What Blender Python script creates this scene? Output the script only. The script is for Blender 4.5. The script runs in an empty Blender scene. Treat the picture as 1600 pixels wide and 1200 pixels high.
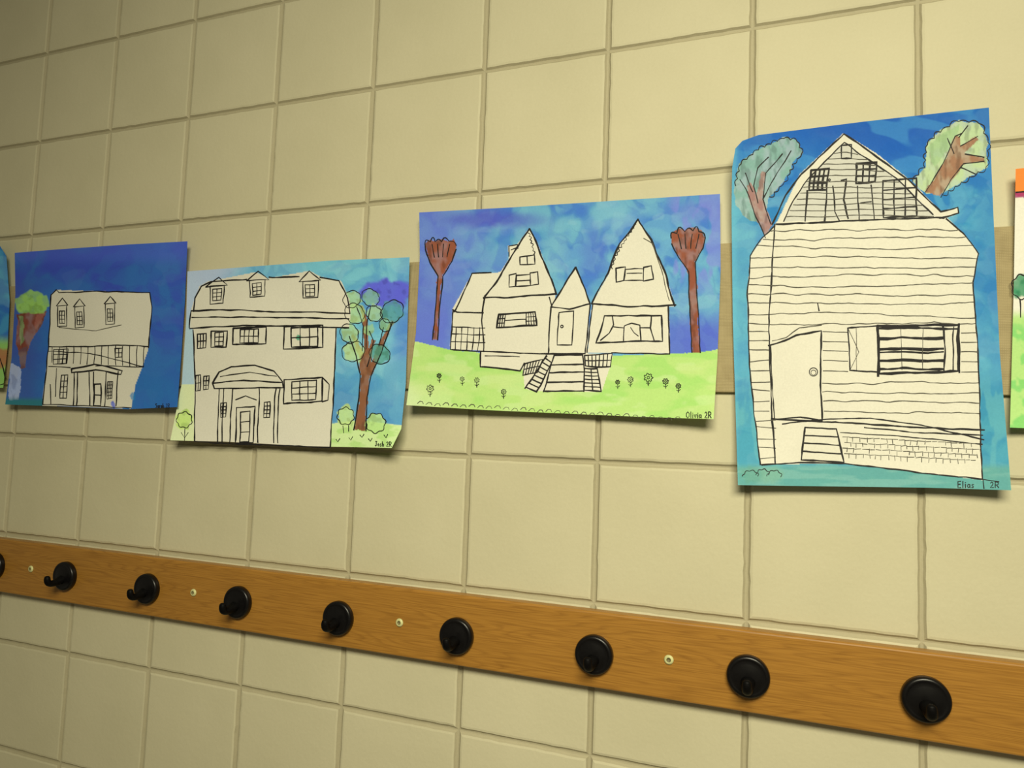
import bpy, bmesh, math, random
import numpy as np
from mathutils import Euler, Vector, Matrix

random.seed(4)
scene = bpy.context.scene
COL = scene.collection
scene.view_settings.view_transform = 'Standard'
scene.view_settings.look = 'None'

# ------------------------------------------------------------------ camera (solved from the block joints)
CAM = np.array([1.4676, -1.0098, 1.5323])
ROT = (1.6456, -0.0358, 0.3609)
F = 1119.3
B = 0.2032
cam = bpy.data.objects.new("camera", bpy.data.cameras.new("camera"))
COL.objects.link(cam)
cam.location = CAM
cam.rotation_euler = ROT
cam.data.lens = F * 36 / 1600
cam.data.clip_start = 0.01
scene.camera = cam
RM = np.array(Euler(ROT).to_matrix())

def U(px, py, d=0.0):
    """photo measurement -> point on the plane standing d metres off the wall"""
    px = np.asarray(px, float); py = np.asarray(py, float)
    d = np.broadcast_to(np.asarray(d, float), px.shape)
    v = np.stack([(px - 800) / F, (600 - py) / F, -np.ones_like(px)], -1) @ RM.T
    t = (-d - CAM[1]) / v[..., 1]
    return CAM + v * t[..., None]

# ------------------------------------------------------------------ helpers
def mesh_obj(name, verts, faces, mats=(), parent=None, smooth=False, fmat=None):
    me = bpy.data.meshes.new(name)
    me.from_pydata([tuple(map(float, v)) for v in verts], [], faces)
    for m in mats: me.materials.append(m)
    if fmat is not None: me.polygons.foreach_set("material_index", fmat)
    if smooth: me.polygons.foreach_set("use_smooth", [True] * len(me.polygons))
    me.update()
    o = bpy.data.objects.new(name, me)
    COL.objects.link(o)
    if parent: o.parent = parent
    return o

def lin(c):
    c = np.asarray(c, float) / 255.0
    return np.where(c <= 0.04045, c / 12.92, ((c + 0.055) / 1.055) ** 2.4)

def new_mat(name, rough=0.6, spec=0.3):
    m = bpy.data.materials.new(name); m.use_nodes = True
    nt = m.node_tree; b = nt.nodes["Principled BSDF"]
    b.inputs["Roughness"].default_value = rough
    b.inputs["Specular IOR Level"].default_value = spec
    return m, nt, b

def N(nt, t, **kw):
    n = nt.nodes.new(t)
    for k, v in kw.items():
        if k in n.inputs: n.inputs[k].default_value = v
        else: setattr(n, k, v)
    return n

def ramp(nt, stops):
    r = nt.nodes.new("ShaderNodeValToRGB")
    while len(r.color_ramp.elements) < len(stops): r.color_ramp.elements.new(0.5)
    for e, (p, c) in zip(r.color_ramp.elements, stops):
        e.position = p; e.color = (*c, 1)
    return r

# ------------------------------------------------------------------ materials
def wall_material(name, c0, c1):
    m, nt, b = new_mat(name, 0.6, 0.25)
    L = nt.links
    tc = N(nt, "ShaderNodeTexCoord")
    n1 = N(nt, "ShaderNodeTexNoise"); n1.inputs["Scale"].default_value = 5; n1.inputs["Detail"].default_value = 4
    L.new(tc.outputs["Object"], n1.inputs["Vector"])
    n1b = N(nt, "ShaderNodeTexNoise"); n1b.inputs["Scale"].default_value = 300; n1b.inputs["Detail"].default_value = 3
    L.new(tc.outputs["Object"], n1b.inputs["Vector"])
    add = N(nt, "ShaderNodeMath", operation='ADD')
    mul = N(nt, "ShaderNodeMath", operation='MULTIPLY'); mul.inputs[1].default_value = 0.35
    L.new(n1b.outputs["Fac"], mul.inputs[0]); L.new(mul.outputs[0], add.inputs[0]); L.new(n1.outputs["Fac"], add.inputs[1])
    r = ramp(nt, [(0.35, c0), (0.95, c1)])
    L.new(add.outputs[0], r.inputs["Fac"])
    L.new(r.outputs["Color"], b.inputs["Base Color"])
    n2 = N(nt, "ShaderNodeTexNoise"); n2.inputs["Scale"].default_value = 140; n2.inputs["Detail"].default_value = 5
    n3 = N(nt, "ShaderNodeTexNoise"); n3.inputs["Scale"].default_value = 22; n3.inputs["Detail"].default_value = 3
    L.new(tc.outputs["Object"], n2.inputs["Vector"]); L.new(tc.outputs["Object"], n3.inputs["Vector"])
    b1 = N(nt, "ShaderNodeBump"); b1.inputs["Strength"].default_value = 0.2; b1.inputs["Distance"].default_value = 0.0013
    b2 = N(nt, "ShaderNodeBump"); b2.inputs["Strength"].default_value = 0.2; b2.inputs["Distance"].default_value = 0.003
    L.new(n2.outputs["Fac"], b1.inputs["Height"]); L.new(n3.outputs["Fac"], b2.inputs["Height"])
    L.new(b2.outputs["Normal"], b1.inputs["Normal"]); L.new(b1.outputs["Normal"], b.inputs["Normal"])
    return m

def wood_material():
    m, nt, b = new_mat("varnished_oak", 0.34, 0.5)
    L = nt.links
    tc = N(nt, "ShaderNodeTexCoord")
    mp = N(nt, "ShaderNodeMapping"); mp.inputs["Scale"].default_value = (0.9, 8, 14)
    L.new(tc.outputs["Object"], mp.inputs["Vector"])
    nz = N(nt, "ShaderNodeTexNoise"); nz.inputs["Scale"].default_value = 1.6; nz.inputs["Detail"].default_value = 2
    L.new(mp.outputs["Vector"], nz.inputs["Vector"])
    mu = N(nt, "ShaderNodeMath", operation='MULTIPLY'); mu.inputs[1].default_value = 34
    L.new(nz.outputs["Fac"], mu.inputs[0])
    fr = N(nt, "ShaderNodeMath", operation='FRACT'); L.new(mu.outputs[0], fr.inputs[0])
    mp2 = N(nt, "ShaderNodeMapping"); mp2.inputs["Scale"].default_value = (16, 200, 640)
    L.new(tc.outputs["Object"], mp2.inputs["Vector"])
    n2 = N(nt, "ShaderNodeTexNoise"); n2.inputs["Scale"].default_value = 1.0; n2.inputs["Detail"].default_value = 5
    L.new(mp2.outputs["Vector"], n2.inputs["Vector"])
    r1 = ramp(nt, [(0.0, (0.335, 0.158, 0.027)), (0.4, (0.405, 0.197, 0.034)), (0.85, (0.398, 0.192, 0.033)), (1.0, (0.34, 0.160, 0.028))])
    L.new(fr.outputs[0], r1.inputs["Fac"])
    r2 = ramp(nt, [(0.36, (0.64, 0.58, 0.50)), (0.58, (1.0, 1.0, 1.0))])
    L.new(n2.outputs["Fac"], r2.inputs["Fac"])
    mx = N(nt, "ShaderNodeMix", data_type='RGBA', blend_type='MULTIPLY'); mx.inputs[0].default_value = 0.55
    L.new(r1.outputs["Color"], mx.inputs[6]); L.new(r2.outputs["Color"], mx.inputs[7])
    L.new(mx.outputs[2], b.inputs["Base Color"])
    bp = N(nt, "ShaderNodeBump"); bp.inputs["Strength"].default_value = 0.08; bp.inputs["Distance"].default_value = 0.001
    L.new(n2.outputs["Fac"], bp.inputs["Height"]); L.new(bp.outputs["Normal"], b.inputs["Normal"])
    return m

def burlap_material():
    m, nt, b = new_mat("burlap", 0.9, 0.1)
    L = nt.links
    tc = N(nt, "ShaderNodeTexCoord")
    w1 = N(nt, "ShaderNodeTexWave", bands_direction='X'); w1.inputs["Scale"].default_value = 160; w1.inputs["Distortion"].default_value = 1.5
    w2 = N(nt, "ShaderNodeTexWave", bands_direction='Z'); w2.inputs["Scale"].default_value = 160; w2.inputs["Distortion"].default_value = 1.5
    nz = N(nt, "ShaderNodeTexNoise"); nz.inputs["Scale"].default_value = 60
    for n in (w1, w2, nz): L.new(tc.outputs["Object"], n.inputs["Vector"])
    mu = N(nt, "ShaderNodeMath", operation='MULTIPLY'); L.new(w1.outputs["Fac"], mu.inputs[0]); L.new(w2.outputs["Fac"], mu.inputs[1])
    ad = N(nt, "ShaderNodeMath", operation='ADD'); L.new(mu.outputs[0], ad.inputs[0]); L.new(nz.outputs["Fac"], ad.inputs[1])
    r = ramp(nt, [(0.3, (0.31, 0.25, 0.135)), (0.92, (0.44, 0.365, 0.205))])
    L.new(ad.outputs[0], r.inputs["Fac"]); L.new(r.outputs["Color"], b.inputs["Base Color"])
    bp = N(nt, "ShaderNodeBump"); bp.inputs["Strength"].default_value = 0.4; bp.inputs["Distance"].default_value = 0.001
    L.new(mu.outputs[0], bp.inputs["Height"]); L.new(bp.outputs["Normal"], b.inputs["Normal"])
    return m

def paper_material():
    m, nt, b = new_mat("painted_paper", 0.75, 0.2)
    L = nt.links
    at = N(nt, "ShaderNodeVertexColor", layer_name="paint")
    tc = N(nt, "ShaderNodeTexCoord")
    nz = N(nt, "ShaderNodeTexNoise"); nz.inputs["Scale"].default_value = 400; nz.inputs["Detail"].default_value = 3
    L.new(tc.outputs["Object"], nz.inputs["Vector"])
    r = ramp(nt, [(0.3, (0.93, 0.93, 0.93)), (0.7, (1.0, 1.0, 1.0))]); L.new(nz.outputs["Fac"], r.inputs["Fac"])
    mx = N(nt, "ShaderNodeMix", data_type='RGBA', blend_type='MULTIPLY'); mx.inputs[0].default_value = 1
    L.new(at.outputs["Color"], mx.inputs[6]); L.new(r.outputs["Color"], mx.inputs[7])
    L.new(mx.outputs[2], b.inputs["Base Color"])
    bp = N(nt, "ShaderNodeBump"); bp.inputs["Strength"].default_value = 0.12; bp.inputs["Distance"].default_value = 0.0006
    L.new(nz.outputs["Fac"], bp.inputs["Height"]); L.new(bp.outputs["Normal"], b.inputs["Normal"])
    return m

def plain(name, c, rough, spec=0.5, nscale=200, amt=0.15):
    m, nt, b = new_mat(name, rough, spec)
    tc = N(nt, "ShaderNodeTexCoord")
    nz = N(nt, "ShaderNodeTexNoise"); nz.inputs["Scale"].default_value = nscale
    nt.links.new(tc.outputs["Object"], nz.inputs["Vector"])
    c = np.array(c, float)
    r = ramp(nt, [(0.3, tuple(c * (1 - amt))), (0.7, tuple(c * (1 + amt)))])
    nt.links.new(nz.outputs["Fac"], r.inputs["Fac"]); nt.links.new(r.outputs["Color"], b.inputs["Base Color"])
    return m

M_WALL = wall_material("painted_block", (0.545, 0.512, 0.35), (0.62, 0.582, 0.41))
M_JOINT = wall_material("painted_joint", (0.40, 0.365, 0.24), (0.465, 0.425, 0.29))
M_WOOD = wood_material(); M_BURLAP = burlap_material(); M_PAPER = paper_material()
M_INK = plain("black_marker_ink", (0.014, 0.013, 0.014), 0.6, 0.2)
M_THIN = plain("grey_thin_ink", (0.085, 0.08, 0.065), 0.6, 0.2)
M_HOOK = plain("black_plastic", (0.004, 0.0036, 0.004), 0.30, 0.36)
M_PRONG = plain("black_plastic_dull", (0.003, 0.0028, 0.003), 0.5, 0.10)  # prong: slightly darker, rougher and less specular black than the plate
M_SCREW = plain("cream_screw_paint", (0.62, 0.62, 0.30), 0.4, 0.4)
M_SLOT = plain("screw_recess", (0.16, 0.14, 0.06), 0.5, 0.3)
M_FLOOR = plain("vinyl_floor", (0.30, 0.26, 0.20), 0.5, 0.3, 12)

# ------------------------------------------------------------------ wall of scored blocks
colx = {i: i * B for i in range(-10, 18)}
for i, dx in enumerate([.0011, 0, -.0014, -.0002, -.0018, .0007, -.001, .0013, .0013]): colx[i] += dx
rowz = {j: 1.3 + (4 - j) * B for j in range(-4, 11)}
for j, dz in zip(range(-1, 6), [-.0072, .0027, .0055, 0, -.0013, .003, -.0027]): rowz[j] += dz
rowz[10] = 0.0
V = []; FC = []; FM = []
def ring(x0, x1, z0, z1, y, inset, seg):
    out = []
    a, b_, c, d = x0 + inset, x1 - inset, z0 + inset, z1 - inset
    cs = [(a, c), (b_, c), (b_, d), (a, d)]
    for k in range(4):
        p, q = cs[k], cs[(k + 1) % 4]
        for s in range(seg):
            t = s / seg
            out.append((p[0] + (q[0] - p[0]) * t, y, p[1] + (q[1] - p[1]) * t))
    return out
SEG = 16
for i in range(-10, 17):
    for j in range(-4, 10):
        x0, x1, z0, z1 = colx[i], colx[i + 1], rowz[j + 1], rowz[j]
        dy = random.uniform(.0001, .0006)
        jx = np.random.default_rng((i + 20) * 100 + j + 20)
        n = 4 * SEG
        jit = jx.normal(0, .0003, (n, 2))
        def app(r, k):
            return [(p[0] + jit[q][0] * k, p[1], p[2] + jit[q][1] * k) for q, p in enumerate(r)]
        r0 = ring(x0, x1, z0, z1, .0044, 0, SEG)
        r1 = app(ring(x0, x1, z0, z1, .0040, .0020, SEG), .7)
        r2 = app(ring(x0, x1, z0, z1, .0024, .0035, SEG), 1)
        r3 = app(ring(x0, x1, z0, z1, .0011, .0047, SEG), 1)
        r4 = app(ring(x0, x1, z0, z1, dy, .0078, SEG), .9)
        base = len(V)
        V += r0 + r1 + r2 + r3 + r4
        for a in range(4):
            for k in range(n):
                k2 = (k + 1) % n
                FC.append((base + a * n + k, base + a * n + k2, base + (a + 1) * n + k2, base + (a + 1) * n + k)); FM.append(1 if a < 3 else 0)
        FC.append(tuple(base + 4 * n + k for k in range(n))); FM.append(0)
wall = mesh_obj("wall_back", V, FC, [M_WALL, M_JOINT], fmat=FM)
wall["kind"] = "structure"
xa, xb = colx[-10], colx[17]
fl = mesh_obj("floor", [(xa, -3.5, 0), (xb, -3.5, 0), (xb, 0.0044, 0), (xa, 0.0044, 0),
                        (xa, -3.5, -.05), (xb, -3.5, -.05), (xb, 0.0044, -.05), (xa, 0.0044, -.05)],
              [(0, 1, 2, 3), (7, 6, 5, 4), (0, 4, 5, 1), (1, 5, 6, 2), (2, 6, 7, 3), (3, 7, 4, 0)], [M_FLOOR])
fl["kind"] = "structure"

# ------------------------------------------------------------------ generic builders
def bevel_box(name, x0, x1, y0, y1, z0, z1, bev, mat, parent=None, seg=3):
    bm = bmesh.new()
    bmesh.ops.create_cube(bm, size=1)
    for v in bm.verts:
        v.co = Vector(((x0 + x1) / 2 + v.co.x * (x1 - x0), (y0 + y1) / 2 + v.co.y * (y1 - y0), (z0 + z1) / 2 + v.co.z * (z1 - z0)))
    bmesh.ops.bevel(bm, geom=bm.edges[:], offset=bev, segments=seg, affect='EDGES', profile=0.5)
    me = bpy.data.meshes.new(name); bm.to_mesh(me); bm.free()
    me.materials.append(mat)
    o = bpy.data.objects.new(name, me); COL.objects.link(o)
    if parent: o.parent = parent
    return o

def zfit(pts, d):
    P = U([p[0] for p in pts], [p[1] for p in pts], d)
    return float(P[:, 2].mean())
TS = .007
zt = zfit([(1133, 379), (648, 408), (1565, 356)], TS)
zb = zfit([(1135, 613)], TS)
strip = bevel_box("tack_strip", colx[-9], colx[16], -TS, .0001, zb, zt, .0015, M_BURLAP)
strip["label"] = "tan burlap tack strip running along the painted block wall"
strip["category"] = "tack strip"

# ------------------------------------------------------------------ coat rack
rack = bpy.data.objects.new("coat_rack", None); COL.objects.link(rack)
rack["label"] = "long varnished oak coat rail with round black plastic hooks"
rack["category"] = "coat rack"
D = .020
ztop = zfit([(0, 845), (300, 879), (543, 910), (930, 957), (1200, 989), (1440, 1014), (1600, 1032)], D)
zbot = zfit([(0, 925), (375, 988), (720, 1045), (1170, 1118), (1600, 1172)], D)
rack.location = (1.0, 0, zbot)
def to_rack(o):
    o.parent = rack
    o.matrix_parent_inverse = Matrix.Translation((-1.0, 0, -zbot))
board = bevel_box("rail_board", colx[-9], colx[16], -D, .0002, zbot, ztop, .003, M_WOOD)
to_rack(board)

def lathe(name, prof, mat, seg=40):
    vs = []; fs = []
    for k in range(seg):
        a = 2 * math.pi * k / seg
        for r, y in prof: vs.append((r * math.cos(a), y, r * math.sin(a)))
    m = len(prof)
    for k in range(seg):
        k2 = (k + 1) % seg
        for q in range(m - 1):
            fs.append((k * m + q, k * m + q + 1, k2 * m + q + 1, k2 * m + q))
    o = mesh_obj(name, vs, fs, [mat], smooth=True)
    bm = bmesh.new(); bm.from_mesh(o.data); bmesh.ops.remove_doubles(bm, verts=bm.verts, dist=1e-6)
    bmesh.ops.recalc_face_normals(bm, faces=bm.faces); bm.to_mesh(o.data); bm.free()
    return o

def tube(name, path, radii, mat, seg=18, sx=1.0):
    path = [Vector(p) for p in path]; vs = []; fs = []
    for k, p in enumerate(path):
        t = (path[min(k + 1, len(path) - 1)] - path[max(k - 1, 0)]).normalized()
        side = Vector((1, 0, 0)); up = t.cross(side).normalized()
        for s in range(seg):
            a = 2 * math.pi * s / seg
            vs.append(p + side * math.cos(a) * radii[k] * sx + up * math.sin(a) * radii[k])
    n = len(path)
    for k in range(n - 1):
        for s in range(seg):
            s2 = (s + 1) % seg
            fs.append((k * seg + s, k * seg + s2, (k + 1) * seg + s2, (k + 1) * seg + s))
    fs.append(tuple(range(seg))[::-1]); fs.append(tuple((n - 1) * seg + s for s in range(seg)))
    o = mesh_obj(name, vs, fs, [mat], smooth=True)
    bm = bmesh.new(); bm.from_mesh(o.data); bmesh.ops.recalc_face_normals(bm, faces=bm.faces); bm.to_mesh(o.data); bm.free()
    return o

R = .0265
plate_prof = [(0.0, 0), (R * .97, 0), (R, -.0012), (R, -.0065), (R * .975, -.0088), (R * .92, -.0102), (R * .84, -.0107), (R * .80, -.0104),
              (R * .74, -.0102), (R * .6, -.0108), (R * .4, -.0118), (R * .2, -.0123), (0.0, -.0125)]
plate0 = lathe("coat_hook", plate_prof, M_HOOK, 56)
path = [(0, -.006, -.0045), (0, -.012, -.0060), (0, -.020, -.0080), (0, -.0265, -.0095), (0, -.0320, -.0095), (0, -.0365, -.0072), (0, -.0385, -.0035), (0, -.0391, .000), (0, -.0392, .0035), (0, -.0392, .0055)]
rad = [.0090, .0078, .0066, .0060, .0057, .0055, .0053, .0051, .0044, .0022]
def refine(path, rad, n=4):
    P = np.array(path); out = []; ro = []
    m = len(P)
    for k in range(m - 1):
        p0, p1, p2, p3 = P[max(k - 1, 0)], P[k], P[k + 1], P[min(k + 2, m - 1)]
        for s in range(n):
            t = s / n
            out.append(.5 * ((2 * p1) + (-p0 + p2) * t + (2 * p0 - 5 * p1 + 4 * p2 - p3) * t * t + (-p0 + 3 * p1 - 3 * p2 + p3) * t ** 3))
            ro.append(rad[k] + (rad[k + 1] - rad[k]) * t)
    out.append(P[-1]); ro.append(rad[-1])
    return out, ro
pp, rr = refine(path, rad)
prong0 = tube("hook_prong", pp, rr, M_PRONG, 20, 1.15)
hook_px = [(-10, 884), (101, 900), (229, 920), (371, 941), (528, 966), (713, 994), (928, 1023), (1169, 1057), (1447, 1093)]
first = True
for px, py in hook_px:
    P = U(px, py, D + .005)
    if first: h, pr = plate0, prong0; first = False
    else:
        h = plate0.copy(); pr = prong0.copy(); COL.objects.link(h); COL.objects.link(pr)
    h.location = (P[0], -D, P[2]); to_rack(h)
    h.rotation_euler = (0, random.uniform(-.08, .08), 0)
    pr.parent = h
    h["group"] = "black hooks on the coat rail"
s_prof = [(0, 0), (.0062, 0), (.0064, -.0008), (.0058, -.0018), (.0045, -.0026), (.0030, -.0029)]
s_in = [(.0030, -.0029), (.0024, -.0012), (0, -.0010)]
sc0 = lathe("screw_cap", s_prof + s_in[1:], M_SCREW, 28)
sc0.data.materials.append(M_SLOT)
for p in sc0.data.polygons:
    if math.hypot(p.center.x, p.center.z) < .0028: p.material_index = 1
for k, (px, py) in enumerate([(48, 889), (302, 926), (624, 973), (1045, 1031)]):
    P = U(px, py, D + .001)
    o = sc0 if k == 0 else sc0.copy()
    if k: COL.objects.link(o)
    o.location = (P[0], -D, P[2]); to_rack(o)
    o["label"] = "cream-painted screw head"

# ------------------------------------------------------------------ drawings
rng = np.random.default_rng(7)
LAT = [rng.random((128, 128)) for _ in range(12)]
def vn(x, y, s):
    L = LAT[s % 12]
    xi = np.floor(x).astype(int); yi = np.floor(y).astype(int)
    fx = x - xi; fy = y - yi
    fx = fx * fx * (3 - 2 * fx); fy = fy * fy * (3 - 2 * fy)
    g = lambda a, b: L[a % 128, b % 128]
    return (g(xi, yi) * (1 - fx) + g(xi + 1, yi) * fx) * (1 - fy) + (g(xi, yi + 1) * (1 - fx) + g(xi + 1, yi + 1) * fx) * fy
def fbm(x, y, sx, sy, s, o=3):
    v = 0; a = 1; t = 0
    for k in range(o):
        v = v + a * vn(x / sx * 2 ** k + 17 * s, y / sy * 2 ** k + 31 * k, s + k); t += a; a *= .5
    return v / t
def sst(a, b, x):
    t = np.clip((x - a) / (b - a), 0, 1); return t * t * (3 - 2 * t)
def inpoly(px, py, pts):
    r = np.zeros(px.shape, bool); n = len(pts)
    for k in range(n):
        x1, y1 = pts[k]; x2, y2 = pts[(k + 1) % n]
        if y1 == y2: continue
        c = ((y1 > py) != (y2 > py)) & (px < (x2 - x1) * (py - y1) / (y2 - y1) + x1)
        r ^= c
    return r

ILL = np.array([.82, .77, .58])
WHITE = np.array([.80, .785, .69])
class Canvas:
    def __init__(s, px, py, gain=1.0):
        s.px, s.py, s.gain = px, py, gain
        s.c = np.tile(WHITE, (len(px), 1))
        s.wx = px + 6.0 * (fbm(px, py, 14, 14, 3) - .5); s.wy = py + 6.0 * (fbm(px, py, 14, 14, 5) - .5)
    def col(s, rgb): return np.clip(lin(rgb) / ILL / s.gain, 0.004, .93)
    def mix(s, m, rgb, a=1.0):
        w = (np.asarray(m, float) * a)[:, None]
        s.c = s.c * (1 - w) + s.col(rgb) * w
    def poly(s, pts, rgb, a=1.0, vary=.25):
        m = inpoly(s.wx, s.wy, pts)
        s.c[m] = WHITE * .5 + s.c[m] * .5
        s.mix(m * (1 - vary * sst(.35, .7, fbm(s.px, s.py, 12, 16, 7))), rgb, a)
        s.mix(m * sst(.52, .72, fbm(s.px, s.py, 7, 18, 1)), tuple(.72 * np.array(rgb)), .6)
    def blob(s, cx, cy, rx, ry, rgb, a=1.0, soft=.15, vary=.25):
        an = np.arctan2(s.wy - cy, s.wx - cx)
        d = np.hypot((s.wx - cx) / rx, (s.wy - cy) / ry) * (1 + .09 * np.sin(an * 5 + cx) + .05 * np.sin(an * 8 + cy))
        m = 1 - sst(1 - soft, 1 + soft, d)
        s.mix(m * (1 - vary * fbm(s.px, s.py, 12, 12, 8)), rgb, a)
        if soft < .2: s.mix(m * sst(.5, .68, fbm(s.px, s.py, 8, 8, 4)), tuple(.8 * np.array(rgb)), .6)
    def white(s, pts):
        m = inpoly(s.px, s.py, pts)
        s.c[m] = WHITE * (0.93 + .07 * fbm(s.px[m], s.py[m], 60, 60, 2)[:, None])

IW = 1.12
class Ink:
    def __init__(s): s.l = []
    def line(s, pts, w=1.8, wob=1.3, mat=1): s.l.append((list(pts), w * IW, wob, mat))
    def loop(s, pts, w=1.8, wob=1.3): s.line(list(pts) + [pts[0]], w, wob)
    def quad(s, q, nx=0, ny=0, w=1.6, wi=None):
        s.loop(q, w); wi = wi or w * .8
        L = lambda a, b, t: (a[0] + (b[0] - a[0]) * t, a[1] + (b[1] - a[1]) * t)
        for k in range(1, nx): s.line([L(q[0], q[1], k / nx), L(q[3], q[2], k / nx)], wi)
        for k in range(1, ny): s.line([L(q[0], q[3], k / ny), L(q[1], q[2], k / ny)], wi)
    def circ(s, x, y, rx, ry=None, w=1.3, bump=0, n=18, a0=0, a1=360):
        ry = ry or rx; P = []
        for k in range(n + 1):
            a = math.radians(a0 + (a1 - a0) * k / n); f = 1 + (bump * math.sin(a * 7 + x) if bump else 0)
            P.append((x + rx * f * math.cos(a), y + ry * f * math.sin(a)))
        s.line(P, w, .2)
    def leaf(s, x, y, r, w=1.2):
        P = []
        for k in range(49):
            a = 2 * math.pi * k / 48
            f = .98 + .10 * abs(math.sin(a * 3.5 + x)) + .08 * math.sin(a * 2 + y)
            P.append((x + r * f * math.cos(a), y + r * f * math.sin(a)))
        s.line(P, w, 1)
    def scallop(s, pts, step=8, amp=4, w=1.4, side=1):
        out = []; q5 = 0
        for (x1, y1), (x2, y2) in zip(pts[:-1], pts[1:]):
            L = math.hypot(x2 - x1, y2 - y1); n = max(1, round(L / step))
            nx, ny = (y2 - y1) / L * side, -(x2 - x1) / L * side
            for k in range(n):
                q5 += 1; am = amp * (.55 + .7 * ((q5 * 7) % 5) / 4)
                for q in range(5):
                    t = (k + q / 5) / n; h = math.sin(math.pi * q / 5) * am
                    out.append((x1 + (x2 - x1) * t + nx * h, y1 + (y2 - y1) * t + ny * h))
        out.append(pts[-1]); s.line(out, w, .8)

GL = {'O': (.8, [[(.4, 0), (.08, .25), (.05, .7), (.35, 1), (.7, .8), (.75, .3), (.4, 0)]]),
      'l': (.3, [[(.15, 0), (.15, 1)]]), 'i': (.3, [[(.15, .45), (.15, 1)], [(.15, .18), (.17, .24)]]),
      'v': (.55, [[(.05, .45), (.27, 1), (.5, .42)]]), 'd': (.6, [[(.5, .0), (.5, 1)], [(.5, .5), (.2, .45), (.05, .75), (.2, 1), (.5, .9)]]),
      'a': (.6, [[(.48, .5), (.2, .45), (.05, .75), (.2, 1), (.45, .85), (.48, .5), (.52, 1)]]),
      'J': (.6, [[(.1, 0), (.6, 0)], [(.38, 0), (.38, .85), (.2, 1), (.02, .8)]]),
      'o': (.55, [[(.27, .45), (.05, .7), (.25, 1), (.48, .75), (.27, .45)]]),
      's': (.5, [[(.42, .5), (.15, .47), (.1, .65), (.38, .8), (.35, .97), (.05, .97)]]),
      'h': (.6, [[(.1, 0), (.1, 1)], [(.1, .65), (.3, .45), (.48, .6), (.48, 1)]]),
      'E': (.65, [[(.58, 0), (.1, .03), (.1, 1), (.6, .97)], [(.1, .48), (.5, .46)]]),
      'S': (.6, [[(.52, .1), (.2, .02), (.08, .25), (.45, .6), (.4, .95), (.05, .95)]]),
      'r': (.45, [[(.1, .45), (.1, 1)], [(.1, .65), (.25, .47), (.4, .5)]]),
      '2': (.65, [[(.08, .2), (.3, 0), (.52, .2), (.45, .5), (.05, .98), (.6, .97)]]),
      'R': (.78, [[(.1, 0), (.1, 1)], [(.1, .0), (.42, 0), (.64, .13), (.64, .38), (.42, .52), (.1, .53)], [(.34, .53), (.7, 1)]]), ' ': (.4, [])}
def write(ink, txt, x, y, h, dx, dy, w, cw=1.0):
    for ch in txt:
        adv, st = GL[ch]
        for s in st:
            ink.line([(x + p[0] * h * cw, y - h + p[1] * h + dy * p[0] * h) for p in s], w / IW, .12)
        x += (adv + .14) * h * cw; y += dy * adv * h

def resample(pts, n):
    P = np.array(pts, float); L = np.r_[0, np.cumsum(np.hypot(*np.diff(P, axis=0).T))]
    t = np.linspace(0, L[-1], n)
    return np.stack([np.interp(t, L, P[:, 0]), np.interp(t, L, P[:, 1])], 1)

def inv_bilinear(px, py, q):
    u = np.full(px.shape, .5); v = np.full(px.shape, .5)
    (ax, ay), (bx, by), (cx, cy), (dx, dy) = q
    for _ in range(8):
        X = (1 - v) * ((1 - u) * ax + u * bx) + v * ((1 - u) * dx + u * cx) - px
        Y = (1 - v) * ((1 - u) * ay + u * by) + v * ((1 - u) * dy + u * cy) - py
        Xu = (1 - v) * (bx - ax) + v * (cx - dx); Xv = (1 - u) * (dx - ax) + u * (cx - bx)
        Yu = (1 - v) * (by - ay) + v * (cy - dy); Yv = (1 - u) * (dy - ay) + u * (cy - by)
        det = Xu * Yv - Xv * Yu
        u = u - (X * Yv - Y * Xv) / det; v = v - (Xu * Y - Yu * X) / det
    return u, v

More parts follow.
